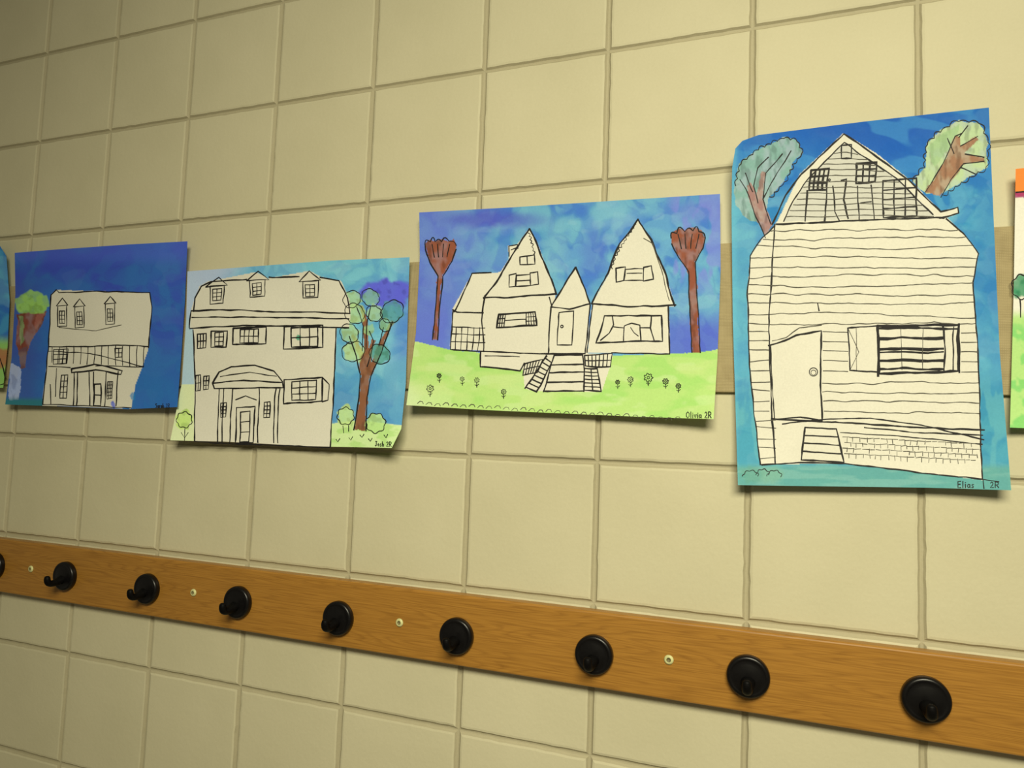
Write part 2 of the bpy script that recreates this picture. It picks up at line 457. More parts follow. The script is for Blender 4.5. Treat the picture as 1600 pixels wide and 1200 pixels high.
def drawing(top, right, bottom, left, paint, inkf, label, gain=1.0, curl=None, cell=1.2, d0=.0076, kv=.009, ku=.004):
    """top/bottom run along +u, left/right run downwards"""
    q = [top[0], top[-1], bottom[-1], bottom[0]]
    curl = curl or (0, 0, 0, 0)
    def depth(px, py):
        u, v = inv_bilinear(px, py, q); u = np.clip(u, -.05, 1.05); v = np.clip(v, -.05, 1.05)
        d = d0 + kv * (2 * v - 1) ** 4 * .8 + ku * (2 * u - 1) ** 4 + .0012 * (1 + np.sin(u * 9 + 1) * np.cos(v * 4))
        for c, (cu, cv) in zip(curl, ((0, 0), (1, 0), (1, 1), (0, 1))):
            r = np.hypot(u - cu, v - cv); d = d + c * np.clip(1 - r / .55, 0, 1) ** 2
        return d
    W = max(abs(top[-1][0] - top[0][0]), 20); H = abs(left[-1][1] - left[0][1])
    nu, nv = int(W / cell), int(H / cell)
    T, Bm, Lf, Rt = resample(top, nu), resample(bottom, nu), resample(left, nv), resample(right, nv)
    u = np.linspace(0, 1, nu)[None, :, None]; v = np.linspace(0, 1, nv)[:, None, None]
    G = (1 - v) * T[None] + v * Bm[None] + (1 - u) * Lf[:, None] + u * Rt[:, None] \
        - ((1 - u) * (1 - v) * T[0] + u * (1 - v) * T[-1] + u * v * Bm[-1] + (1 - u) * v * Bm[0])
    px, py = G[..., 0].ravel(), G[..., 1].ravel()
    P = U(px, py, depth(px, py))
    cv = Canvas(px, py, gain); paint(cv)
    idx = np.arange(nu * nv).reshape(nv, nu)
    Q = np.stack([idx[:-1, :-1], idx[1:, :-1], idx[1:, 1:], idx[:-1, 1:]], -1).reshape(-1, 4)
    ink = Ink(); inkf(ink)
    IV = []; IF = []; IM = []; off = len(P)
    r2 = np.random.default_rng(len(label))
    for pts, w, wob, mat in ink.l:
        A = np.array(pts, float)
        L = np.hypot(*np.diff(A, axis=0).T).sum()
        if L < .3: continue
        seg = [A[0]]
        for a, b in zip(A[:-1], A[1:]):
            l = np.hypot(*(b - a)); n = max(1, int(l / 6))
            for k in range(1, n + 1): seg.append(a + (b - a) * k / n)
        S = np.array(seg)
        if wob: S = S + wob * 2.4 * np.stack([fbm(S[:, 0], S[:, 1], 24, 24, 4) - .5, fbm(S[:, 0] + 50, S[:, 1], 24, 24, 6) - .5], 1)
        t = np.gradient(S, axis=0); t /= np.maximum(np.hypot(t[:, 0], t[:, 1]), 1e-6)[:, None]
        nrm = np.stack([-t[:, 1], t[:, 0]], 1)
        ww = w * (.5 + .42 * (vn(S[:, 0] / 9, S[:, 1] / 9, 2) - .5))[:, None]
        a = S + nrm * ww; b = S - nrm * ww
        e = t * w * .25; a[0] -= e[0]; b[0] -= e[0]; a[-1] += e[-1]; b[-1] += e[-1]
        st = np.concatenate([a, b]); m = len(S)
        IV.append(U(st[:, 0], st[:, 1], depth(st[:, 0], st[:, 1]) + .00035 + r2.uniform(0, .0001)))
        k = np.arange(m - 1)
        IF.append(np.stack([off + k, off + k + 1, off + m + k + 1, off + m + k], -1)); IM += [mat] * (m - 1); off += 2 * m
    npaper = len(Q)
    Vv = np.concatenate([P] + IV); Q = np.concatenate([Q] + IF)
    me = bpy.data.meshes.new("house_drawing")
    me.vertices.add(len(Vv)); me.vertices.foreach_set("co", Vv.astype(np.float32).ravel())
    me.loops.add(Q.size); me.loops.foreach_set("vertex_index", Q.astype(np.int32).ravel())
    me.polygons.add(len(Q)); me.polygons.foreach_set("loop_start", np.arange(0, Q.size, 4, dtype=np.int32))
    mi = np.zeros(len(Q), np.int32); mi[npaper:] = IM
    for mm in (M_PAPER, M_INK, M_THIN): me.materials.append(mm)
    me.update(calc_edges=True)
    me.polygons.foreach_set("material_index", mi)
    me.polygons.foreach_set("use_smooth", np.ones(len(Q), bool))
    at = me.color_attributes.new("paint", 'FLOAT_COLOR', 'POINT')
    C = np.ones((len(Vv), 4), np.float32); C[:, :3] = .02; C[:len(P), :3] = cv.c
    at.data.foreach_set("color", C.ravel())
    ctr = Vector(P.mean(0)); me.transform(Matrix.Translation(-ctr))
    o = bpy.data.objects.new("house_drawing", me); COL.objects.link(o); o.location = ctr
    o["label"] = label; o["category"] = "drawing"; o["group"] = "children's house paintings on the tack strip"
    return o

def sky(c, base, alt, dark, s=1, ang=20, a=1.0, lift=.22, k=1.0):
    """blotchy brushed wash: soft patches, short strokes, pale wet edges"""
    x0, y0 = c.px, c.py
    x = x0 + 16 * (fbm(x0, y0, 30, 30, s + 1) - .5); y = y0 + 16 * (fbm(x0, y0, 30, 30, s + 2) - .5)
    c.mix(np.ones(len(x)), base, a)
    big = fbm(x, y, 60, 52, s + 2, 3)
    c.mix(sst(.46, .58, big), alt, .6); c.mix(1 - sst(.40, .50, big), dark, .55)
    for q, (an, L, W_) in enumerate(((ang, 44, 18), (ang - 48, 38, 16), (ang + 70, 36, 15))):
        r = math.radians(an); u = x * math.cos(r) + y * math.sin(r); v = -x * math.sin(r) + y * math.cos(r)
        reg = sst(.40, .56, fbm(x, y, 60, 50, s + 4 + q, 2))
        n = fbm(u, v, L * k, W_ * k, s + q, 2)
        c.mix(sst(.48, .60, n) * reg, alt if q != 1 else dark, .45)
        c.mix(sst(.54, .66, 1 - n) * reg, dark if q != 1 else alt, .35)
        c.mix(sst(.025, .0, np.abs(n - .52)) * reg, tuple(.85 * np.array(dark)), .22)
    n4 = fbm(x, y, 38, 26, s + 6, 2); c.mix(sst(.60, .66, n4), tuple(.6 * np.array(alt) + .4 * np.array((190, 200, 190))), lift)

# ---------- painting with the centre gables
def paint_c(c):
    sky(c, (74, 136, 168), (108, 166, 174), (62, 106, 174), 1, -25)
    n = fbm(c.px, c.py, 40, 25, 9)
    c.mix((1 - sst(680, 810, c.px + 80 * (n - .5) - (c.py - 330) * .2)), (96, 104, 182), .7)
    c.mix(sst(470, 520, c.py) * sst(1030, 1045, c.px), (80, 90, 174), .8)
    c.mix(sst(450, 500, c.py) * (1 - sst(690, 705, c.px)), (92, 106, 182), .75)
    c.blob(770, 342, 74, 12, (74, 76, 164), .8, .6); c.blob(960, 335, 34, 22, (125, 176, 180), .55, .7); c.blob(930, 395, 20, 36, (80, 108, 172), .6, .6); c.blob(868, 385, 16, 40, (120, 170, 174), .45, .8)
    c.blob(1090, 330, 40, 14, (106, 112, 180), .5, .7)
    c.mix(sst(.50, .60, fbm(c.px, c.py, 22, 44, 6)) * sst(1035, 1060, c.px) * (1 - sst(420, 480, c.py)), (116, 122, 184), .65)
    gy = np.interp(c.px, [630, 650, 700, 760, 940, 1045, 1090, 1130], [531, 533, 546, 552, 556, 553, 551, 545])
    g = c.py > gy + 2 * (fbm(c.px, c.py, 10, 10, 2) - .5)
    c.c[g] = WHITE; c.mix(g, (168, 200, 102), .96)
    c.mix(g * sst(.42, .60, fbm(c.px, c.py, 60, 22, 4)), (150, 196, 92), .7)
    c.mix(g * sst(.50, .62, fbm(c.px, c.py, 40, 16, 8)), (186, 206, 130), .55)
    c.mix(g * sst(.50, .66, fbm(c.px, c.py, 60, 24, 0)), (184, 202, 118), .5)
    c.mix(g * (1 - sst(640, 700, c.px + (636 - c.py) * .8)), (198, 206, 150), .6)
    br = (134, 74, 48)
    c.poly([(675, 531), (681, 480), (684, 432), (676, 415), (668, 395), (664, 382), (670, 374), (680, 378), (690, 374), (700, 376), (709, 374), (714, 384), (711, 398), (700, 415), (692, 430), (687, 480), (683, 532)], br, 1, .2)
    c.poly([(1081, 550), (1078, 490), (1076, 430), (1060, 400), (1050, 380), (1050, 362), (1060, 357), (1068, 361), (1078, 354), (1088, 356), (1097, 360), (1102, 372), (1097, 390), (1086, 408), (1090, 470), (1093, 551)], br, 1, .2)
    for p in ([(707, 483), (738, 427), (795, 425), (780, 548), (703, 546)],
              [(757, 464), (795, 405), (794, 384), (808, 382), (827, 357), (840, 380), (868, 458), (862, 556), (815, 578), (750, 574), (752, 500)],
              [(862, 478), (900, 417), (922, 474), (918, 553), (958, 553), (953, 574), (940, 612), (850, 612), (820, 608), (816, 568), (857, 552)],
              [(925, 474), (950, 430), (966, 385), (997, 343), (1018, 375), (1040, 430), (1055, 478), (1045, 479), (1047, 553), (918, 551)]):
        c.white(p)
def ink_c(k):
    k.line([(710, 487), (738, 427), (768, 425)]); k.line([(707, 483), (714, 487), (755, 489)]); k.line([(708, 485), (703, 546), (757, 549)])
    for x in (712, 721, 730, 739, 748): k.line([(x + 1, 511), (x - 1, 547)], 1.3)
    for y in (511, 522, 534): k.line([(705, y), (757, y + 1)], 1.4)
    k.line([(795, 400), (795, 384), (808, 382), (809, 388)], 1.4); k.line([(798, 390), (806, 387)], 1)
    k.line([(827, 357), (800, 398), (776, 440), (757, 464)], 2.2); k.line([(827, 357), (834, 370), (846, 402), (862, 436), (869, 460)], 2.2)
    k.scallop([(825, 364), (829, 380), (834, 398)], 6, 3, 1.1)
    k.line([(755, 466), (800, 464), (869, 459)], 2)
    k.quad([(812, 402), (835, 399), (836, 413), (812, 414)], 2, 0, 1.6)
    k.quad([(795, 430), (806, 427), (805, 447), (796, 448)], 0, 0, 1.8); k.quad([(806, 430), (828, 428), (829, 446), (806, 447)], 0, 2, 1.8); k.quad([(828, 426), (840, 424), (842, 444), (829, 446)], 0, 0, 1.8)
    k.line([(757, 466), (752, 500), (756, 549), (800, 551), (856, 553)], 2); k.line([(858, 464), (863, 480)], 1.8)
    k.line([(752, 549), (750, 573), (785, 576), (812, 579), (819, 567)], 2)
    k.line([(758, 556), (812, 557)], 1.2)
    k.quad([(779, 491), (836, 487), (838, 508), (776, 512)], 0, 0, 2.6); k.quad([(779, 491), (790, 490), (788, 511), (776, 512)], 3, 3, 2.0); k.quad([(822, 488), (836, 487), (838, 508), (823, 509)], 4, 3, 1.8); k.line([(790, 500), (822, 499)], 1.5)
    k.line([(900, 417), (880, 448), (861, 479)], 2); k.line([(900, 417), (912, 446), (922, 474)], 2); k.line([(861, 479), (890, 483), (922, 474)], 1.8)
    k.line([(861, 479), (857, 553), (915, 553), (918, 516), (922, 476)], 2)
    k.quad([(874, 488), (897, 486), (894, 539), (871, 539)], 0, 0, 1.7); k.circ(878, 510, 2, w=1.2)
    k.line([(997, 343), (968, 381), (950, 426), (925, 473)], 2.3); k.line([(997, 343), (1018, 374), (1040, 430), (1054, 479)], 2.3)
    k.scallop([(994, 350), (975, 380), (962, 405), (957, 420)], 7, 3, 1.1, -1)
    k.line([(924, 474), (980, 479), (1056, 477)], 2.1); k.line([(1006, 372), (1020, 380), (1034, 425), (1046, 470)], 1.0, 1, 2)
    k.quad([(963, 419), (978, 417), (975, 438), (963, 440)], 0, 0, 1.8); k.quad([(978, 421), (1006, 419), (1006, 437), (976, 438)], 0, 0, 1.5); k.quad([(1006, 417), (1018, 415), (1021, 436), (1006, 438)], 0, 0, 1.8); k.line([(980, 427), (1004, 426)], 1.5)
    k.line([(926, 476), (921, 512), (918, 551)], 1.8); k.line([(1044, 479), (1047, 553), (1000, 552), (955, 551)], 1.9)
    k.line([(944, 493), (1033, 493), (1035, 533), (931, 535), (938, 515), (944, 493)], 2.2)
    k.line([(956, 494), (958, 507), (952, 520), (938, 531)], 1.6); k.line([(1018, 494), (1016, 512), (1022, 533)], 1.6)
    k.line([(974, 534), (975, 509), (987, 505), (1000, 508), (1001, 534)], 1.7); k.line([(985, 512), (990, 520), (997, 526)], 1.1)
    k.line([(957, 510), (974, 512)], 1.2); k.line([(1000, 512), (1017, 512)], 1.2)
    for y, a, b in ((555, 866, 911), (570, 862, 912), (582, 858, 913), (597, 853, 912), (611, 849, 912)): k.line([(a, y), (b, y)], 2.1)
    k.line([(866, 555), (857, 585), (849, 612)], 1.9); k.line([(911, 555), (914, 585), (912, 612)], 1.9)
    k.line([(854, 556), (836, 584), (820, 607)], 2.2); k.line([(864, 563), (850, 590), (838, 612)], 2)
    for t in np.linspace(0, 1, 8): k.line([(852 - 31 * t, 560 + 45 * t), (862 - 23 * t, 566 + 46 * t)], 1.9)
    k.quad([(820, 568), (848, 562), (840, 582), (816, 586)], 6, 2, 1.9)
    k.quad([(914, 556), (956, 552), (953, 573), (915, 572)], 7, 2, 1.9)
    k.quad([(914, 576), (934, 575), (940, 611), (913, 610)], 2, 6, 2)
    k.line([(675, 531), (681, 480), (684, 432), (672, 410), (665, 390), (664, 380)], 1.6); k.line([(683, 532), (687, 480), (692, 432), (706, 408), (713, 390)], 1.6)
    k.scallop([(664, 382), (672, 378), (680, 378), (690, 378), (702, 377), (713, 384)], 9, 6, 1.6)
    for x in (675, 684, 693, 703): k.line([(x, 382), (x + (688 - x) * .3, 402)], 1.3)
    k.line([(1081, 550), (1078, 480), (1076, 425), (1060, 402), (1050, 380)], 1.6); k.line([(1094, 551), (1090, 470), (1086, 410), (1098, 388), (1102, 372)], 1.6)
    k.scallop([(1049, 372), (1058, 365), (1070, 362), (1082, 361), (1092, 362), (1102, 372)], 10, 7, 1.6)
    for x in (1060, 1070, 1081, 1092): k.line([(x, 366), (x + (1077 - x) * .3, 388)], 1.3)
    for x, y, r in ((686, 587, 3), (672, 607, 5), (722, 592, 3), (745, 594, 3.5), (787, 612, 3.5), (965, 597, 3), (985, 593, 4), (1013, 590, 6), (1040, 596, 4), (1060, 603, 3.5)):
        k.circ(x, y, r, w=1, bump=.25, n=24); k.circ(x, y, r * .35, w=.8, n=8); k.line([(x, y + r), (x, y + r + 7)], 1); k.line([(x - 3, y + r + 3), (x, y + r + 5), (x + 3, y + r + 2)], .8)
    for n in range(31):
        x = 652 + n * 13.4; y = 628 + (x - 652) * .062 + (n % 3)
        k.line([(x, y + 2), (x + 4, y - 1.5), (x + 8, y - 1), (x + 9.5, y + 2.5)], .9, .8, 2)
    write(k, "Olivia 2R", 1072, 653, 9.5, 1, .0, 1.5, .72)
drawing([(655, 332), (800, 324), (1000, 311), (1125, 303)], [(1125, 303), (1126, 420), (1121, 560), (1115, 655)],
        [(635, 633), (760, 641), (1000, 652), (1115, 656)], [(655, 332), (656, 400), (650, 520), (635, 633)],
        paint_c, ink_c, "wide watercolour of a twin-gabled white house with two brown trees", 1.0, (0, 0, .010, .014))

# ---------- painting of the long porch house with leafy tree
def paint_b(c):
    sky(c, (88, 154, 164), (112, 174, 176), (72, 134, 166), 2, 35)
    c.mix(1 - sst(330, 400, c.px + (c.py - 430) * .8), (166, 174, 198), .85)
    c.blob(635, 510, 24, 70, (72, 102, 174), .6, .6); c.blob(590, 472, 20, 30, (76, 98, 176), .6, .6); c.blob(604, 458, 42, 21, (84, 84, 180), 1, .14, .1)
    c.mix(sst(560, 640, c.py) * sst(510, 520, c.px), (58, 110, 154), .6)
    c.mix(sst(.48, .60, fbm(c.px, c.py, 18, 34, 9)) * (c.px > 525) * (c.py > 540), (90, 148, 164), .55)
    g = sst(0, 3, c.py - np.interp(c.px, [500, 560, 640], [663, 655, 665])) * (c.px > 500)
    c.c[g > .5] = WHITE; c.mix(g, (180, 202, 126), .9); c.mix(g * sst(.46, .64, fbm(c.px, c.py, 20, 8, 3)), (146, 184, 90), .6)
    lf = (1 - sst(302, 306, c.px)) * (c.py > 500)
    c.c[lf > .5] = WHITE; c.mix(lf * (c.py < 600), (144, 176, 182), .8); c.mix(lf * (c.py > 600), (194, 208, 140), .8)
    br = (122, 78, 48)
    for p in ([(553, 672), (562, 620), (564, 580), (572, 575), (580, 582), (574, 625), (570, 674)],
              [(564, 585), (560, 555), (548, 525), (552, 522), (566, 548), (572, 560), (580, 530), (586, 532), (578, 570), (574, 590)],
              [(574, 580), (590, 540), (612, 500), (616, 503), (596, 548), (580, 590)],
              [(568, 560), (566, 500), (560, 480), (565, 478), (573, 500), (576, 560)]):
        c.poly(p, br, 1, .1)
    for x, y, r, col in ((550, 468, 13, (156, 186, 118)), (554, 490, 15, (164, 190, 112)), (579, 465, 13, (118, 166, 122)), (585, 490, 13, (150, 184, 118)), (613, 487, 17, (76, 138, 118)), (546, 521, 14, (158, 186, 112)),
                         (552, 549, 16, (166, 190, 114)), (593, 553, 15, (74, 136, 108)), (602, 508, 10, (130, 172, 112)), (576, 516, 9, (140, 176, 112))):
        c.blob(x, y, r, r, col, .9, .10, .45)
    c.blob(540, 650, 13, 17, (175, 200, 116), 1, .06); c.blob(587, 661, 15, 15, (164, 196, 112), 1, .06); c.blob(288, 656, 12, 15, (178, 206, 102), 1, .06)
    c.white([(303, 470), (312, 447), (325, 440), (400, 425), (420, 435), (484, 423), (500, 432), (533, 439), (546, 468), (548, 490), (545, 512), (526, 512), (522, 600), (516, 699), (303, 692), (304, 600), (302, 515), (297, 512), (298, 487)])
    c.blob(467, 528, 4, 4, (20, 130, 90), 1)
def ink_b(k):
    k.line([(302, 487), (304, 465), (314, 447), (330, 440), (386, 436)], 1.9); k.line([(420, 433), (468, 432)], 1.7); k.line([(500, 434), (530, 439), (544, 466), (547, 490)], 1.9)
    k.line([(298, 486), (360, 484), (420, 487), (480, 487), (547, 490)], 2); k.line([(300, 496), (420, 496), (545, 498)], 1.8); k.line([(297, 513), (380, 509), (460, 510), (545, 512)], 2); k.line([(298, 487), (296, 512)], 1.6)
    for q, g in (([(328, 447), (350, 446), (348, 474), (328, 476)], [(321, 448), (342, 433), (355, 446), (321, 448)]),
                 ([(390, 438), (414, 437), (413, 463), (390, 464)], [(386, 438), (403, 424), (420, 437), (386, 438)]),
                 ([(474, 440), (498, 438), (496, 464), (474, 465)], [(468, 440), (484, 423), (501, 438), (468, 440)])):
        k.quad(q, 0, 0, 1.5); k.line(g, 1.5)
        x0, y0 = q[0]; k.quad([(x0 + 4, y0 + 5), (x0 + 18, y0 + 4), (x0 + 17, y0 + 22), (x0 + 4, y0 + 23)], 2, 3, 1.4)
    k.quad([(308, 522), (322, 521), (321, 543), (308, 544)], 3, 2, 1.7)
    k.quad([(330, 518), (355, 517), (353, 542), (329, 543)], 0, 0, 1.8); k.quad([(336, 520), (349, 519), (348, 540), (335, 541)], 2, 3, 1.4)
    k.quad([(364, 513), (416, 511), (415, 537), (363, 538)], 0, 0, 2); k.quad([(376, 515), (404, 514), (403, 535), (375, 536)], 4, 2, 1.6)
    k.quad([(444, 511), (505, 508), (504, 543), (443, 545)], 0, 0, 2); k.quad([(456, 513), (497, 511), (496, 541), (455, 542)], 3, 2, 1.9)
    k.quad([(444, 593), (503, 590), (503, 627), (443, 631)], 0, 0, 2.1); k.line([(503, 590), (514, 601), (512, 626), (503, 628)], 1.7); k.quad([(456, 596), (494, 594), (493, 624), (455, 626)], 3, 3, 1.7)
    k.quad([(306, 587), (313, 586), (313, 610), (306, 611)], 2, 2, 1.5); k.quad([(318, 588), (327, 587), (326, 608), (318, 609)], 2, 3, 1.5)
    k.line([(302, 515), (305, 600), (304, 690)], 1.7); k.line([(526, 512), (522, 600), (516, 698)], 1.8); k.line([(304, 690), (400, 695), (516, 699)], 1.5)
    k.line([(333, 598), (343, 581), (362, 573), (398, 571), (428, 580), (441, 596)], 2); k.line([(333, 598), (380, 594), (441, 597), (442, 605), (380, 606), (336, 607), (333, 598)], 1.8)
    k.line([(345, 588), (390, 582), (432, 588)], 1.2)
    for a, b in ((343, 340), (350, 347), (364, 359), (405, 403), (431, 427), (437, 433)): k.line([(a, 607), ((a + b) / 2 - 1, 650), (b, 692)], 1.6)
    k.quad([(370, 637), (398, 635), (396, 692), (368, 692)], 0, 0, 2); k.quad([(376, 644), (391, 642), (389, 690), (375, 690)], 0, 3, 1.8); k.line([(368, 625), (384, 618), (400, 625)], 1.6)
    k.quad([(345, 630), (354, 629), (353, 652), (345, 653)], 2, 4, 1.6); k.quad([(412, 629), (422, 628), (421, 652), (411, 653)], 2, 4, 1.6)
    k.line([(553, 672), (561, 620), (563, 585), (556, 555), (546, 525)], 1.5); k.line([(571, 674), (574, 620), (579, 588), (596, 548), (614, 503)], 1.5)
    k.line([(574, 572), (580, 550), (584, 532), (578, 518)], 1.3); k.line([(566, 548), (568, 510), (558, 480)], 1.2); k.line([(572, 545), (574, 505), (580, 478)], 1.2); k.line([(592, 540), (600, 512)], 1.1)
    for x, y, r in ((550, 468, 13), (554, 490, 15), (579, 465, 13), (585, 490, 12), (613, 487, 17), (546, 521, 14), (552, 549, 16), (593, 553, 15), (602, 508, 9)):
        k.leaf(x, y, r, 1.1)
    for x, y, r in ((540, 650, 13), (587, 661, 15), (288, 656, 12)): k.circ(x, y, r, r * 1.02, 1.2, .09, 40)
    for x, y in ((525, 690), (545, 688), (562, 684), (575, 690), (600, 684)): k.line([(x, y - 4), (x + 3, y), (x + 6, y - 5)], 1.2)
    k.line([(536, 665), (537, 676)], 1.2); k.line([(545, 665), (545, 674)], 1.2); k.line([(283, 676), (288, 684), (294, 676)], 1); k.line([(289, 670), (288, 688)], 1)
    write(k, "Josh 2R", 586, 697, 7.5, 1, .03, 1.2, .70)
drawing([(293, 424), (400, 416), (520, 407), (640, 402)], [(640, 402), (637, 500), (634, 600), (627, 670), (612, 700)],
        [(266, 688), (350, 690), (480, 697), (612, 700)], [(293, 424), (291, 500), (284, 600), (266, 688)],
        paint_b, ink_b, "watercolour of a white dormered house with porch and leafy tree", .84, (0, .006, .022, .012))

# ---------- deep blue painting
def paint_a(c):
    sky(c, (44, 74, 138), (42, 90, 140), (48, 62, 142), 4, 5, lift=.06)
    c.mix(sst(470, 610, c.py), (34, 96, 138), .65); c.mix(1 - sst(395, 420, c.py), (68, 86, 164), .5)
    c.mix((1 - sst(40, 75, c.px)) * sst(420, 480, c.py), (52, 62, 116), .6)
    c.poly([(27, 490), (72, 486), (62, 512), (50, 530), (44, 548), (33, 560), (26, 535)], (105, 54, 38), 1, .3)
    c.poly([(30, 545), (44, 540), (40, 575), (33, 578)], (88, 60, 60), 1, .2)
    c.poly([(30, 492), (36, 494), (38, 530), (33, 540)], (95, 115, 60), .8, .2); c.poly([(58, 490), (70, 488), (56, 515), (52, 512)], (120, 45, 35), .8, .2)
    for x, y, rx, ry in ((38, 474, 14, 13), (52, 466, 16, 12), (66, 472, 11, 12), (48, 481, 20, 9), (62, 482, 10, 7)):
        c.blob(x, y, rx, ry, (128, 168, 74), .95, .1, .4)
    c.poly([(14, 565), (34, 578), (30, 626), (14, 626)], (130, 145, 180), .8, .3)
    c.mix(sst(618, 628, c.py) * (c.px < 68), (35, 100, 88), .8)
    c.white([(80, 460), (88, 453), (150, 455), (215, 457), (234, 458), (237, 480), (232, 545), (222, 574), (212, 600), (205, 638), (66, 634), (70, 590), (76, 545), (78, 500)])
    c.blob(208, 620, 4, 5, (30, 110, 150), .8); c.blob(178, 632, 3, 6, (40, 70, 180), .8)
def ink_a(k):
    k.line([(80, 461), (88, 453), (92, 458), (150, 455), (215, 457), (234, 458), (237, 480), (232, 543)], 1.5); k.line([(80, 460), (78, 500), (76, 545), (70, 590), (67, 632)], 1.6)
    for x, y in ((97, 478), (124, 479), (172, 475)):
        k.quad([(x - 7, y), (x + 7, y - 1), (x + 7, y + 32), (x - 7, y + 33)], 0, 0, 1.3); k.line([(x - 9, y), (x, y - 12), (x + 9, y - 1)], 1.4); k.quad([(x - 4, y + 8), (x + 4, y + 8), (x + 4, y + 28), (x - 4, y + 28)], 2, 3, 1.3)
    k.line([(92, 512), (150, 517), (190, 508)], .9, 1, 2)
    k.line([(77, 541), (120, 542), (190, 539), (232, 541)], 1.5); k.line([(76, 548), (140, 552), (224, 573)], 1.2)
    for x in range(82, 232, 11): k.line([(x, 541), (x - 1, 566 + (x - 82) * .05)], 1.1)
    k.quad([(84, 546), (106, 545), (104, 568), (83, 569)], 3, 3, 1.5); k.quad([(180, 545), (192, 544), (191, 558), (180, 559)], 2, 2, 1.4)
    k.line([(75, 572), (110, 574)], 1.3); k.line([(112, 576), (148, 569), (190, 580), (188, 586), (150, 578), (112, 582), (112, 576)], 2.1); k.line([(150, 572), (190, 573), (224, 573)], 1.2)
    for a, b in ((116, 114), (121, 119), (140, 140), (147, 146), (166, 163), (184, 181)): k.line([(a, 581), (b, 634)], 1.5)
    k.quad([(148, 600), (158, 600), (157, 634), (146, 634)], 0, 2, 1.9); k.quad([(168, 597), (176, 597), (174, 622), (166, 623)], 3, 5, 1.4); k.quad([(96, 586), (106, 586), (104, 622), (94, 622)], 2, 4, 1.4)
    k.line([(78, 600), (80, 632)], 1.2); k.line([(88, 575), (87, 620)], 1.1)
    k.line([(67, 632), (130, 634), (205, 637)], 1.2)
    write(k, "Sarah 2R", 243, 637, 6.5, 1, .0, 1.0, .60)
drawing([(23, 395), (100, 389), (200, 382), (293, 377)], [(293, 377), (289, 470), (283, 560), (277, 636)],
        [(8, 632), (90, 635), (200, 640), (277, 637)], [(23, 395), (24, 460), (18, 560), (8, 632)],
        paint_a, ink_a, "deep blue watercolour with a small cream house and green tree", .74, (0, 0, .006, .004))

# ---------- tall painting of the clapboard house
def paint_d(c):
    sky(c, (52, 132, 160), (92, 160, 170), (38, 106, 158), 5, 60, k=1.2)
    c.mix(1 - sst(230, 330, c.py + 40 * (fbm(c.px, c.py, 50, 40, 3) - .5)), (26, 88, 154), .7)
    c.blob(1345, 200, 150, 36, (22, 74, 150), .8, .7); c.blob(1240, 240, 30, 60, (30, 94, 160), .6, .7); c.blob(1400, 235, 60, 34, (22, 84, 155), .75, .7)
    c.mix(sst(.54, .62, fbm(c.px, c.py - c.px * .2, 60, 24, 8, 2)) * (1 - sst(280, 330, c.py)), (64, 134, 172), .5)
    c.blob(1160, 440, 22, 110, (96, 162, 168), .65, .7); c.blob(1545, 400, 30, 110, (48, 114, 154), .65, .7); c.blob(1550, 560, 22, 60, (84, 152, 165), .5, .7)
    c.mix(sst(560, 640, c.py), (62, 142, 148), .6); c.mix(sst(560, 640, c.py) * sst(.50, .60, fbm(c.px, c.py, 16, 50, 2)), (94, 162, 158), .6)
    c.mix(sst(722, 734, c.py), (94, 152, 132), .85); c.mix(sst(722, 734, c.py) * sst(.48, .62, fbm(c.px, c.py, 60, 8, 6)), (118, 166, 146), .6)
    ed = (1 - sst(1146, 1156, c.px)) ; c.mix(ed, (98, 170, 175), .5)
    c.poly([(1147, 300), (1155, 255), (1185, 233), (1225, 214), (1246, 220), (1254, 238), (1240, 254), (1225, 285), (1200, 310), (1195, 345), (1170, 345), (1150, 320)], (122, 158, 138), 1, .5)
    c.poly([(1165, 292), (1172, 285), (1182, 305), (1190, 268), (1196, 270), (1192, 310), (1206, 352), (1196, 372), (1184, 345), (1172, 315)], (150, 112, 98), 1, .3)
    c.poly([(1424, 284), (1446, 262), (1448, 225), (1470, 205), (1498, 188), (1530, 192), (1544, 222), (1541, 262), (1500, 285), (1470, 305), (1450, 303)], (172, 190, 134), 1, .35)
    c.mix(inpoly(c.wx, c.wy, [(1450, 230), (1475, 208), (1500, 195), (1490, 225), (1460, 260)]) * .6, (140, 172, 112), 1)
    c.poly([(1446, 300), (1474, 255), (1492, 212), (1500, 212), (1502, 228), (1526, 212), (1530, 218), (1508, 240), (1538, 245), (1538, 252), (1505, 256), (1486, 280), (1470, 308)], (148, 108, 76), 1, .3)
    c.white([(1210, 352), (1192, 372), (1172, 400), (1168, 460), (1170, 550), (1178, 640), (1188, 726), (1320, 724), (1535, 750), (1531, 640), (1529, 560), (1520, 440), (1529, 396), (1505, 365), (1480, 340), (1498, 333), (1496, 325), (1470, 330), (1420, 280), (1370, 240), (1318, 208), (1250, 272), (1215, 345)])
    m = inpoly(c.px, c.py, [(1224, 346), (1258, 285), (1318, 224), (1404, 280), (1462, 338)])
    c.mix(m, (168, 168, 150), .45)
    c.blob(1175, 742, 18, 12, (92, 145, 118), .7, .3); c.blob(1205, 742, 18, 12, (115, 160, 128), .7, .3)
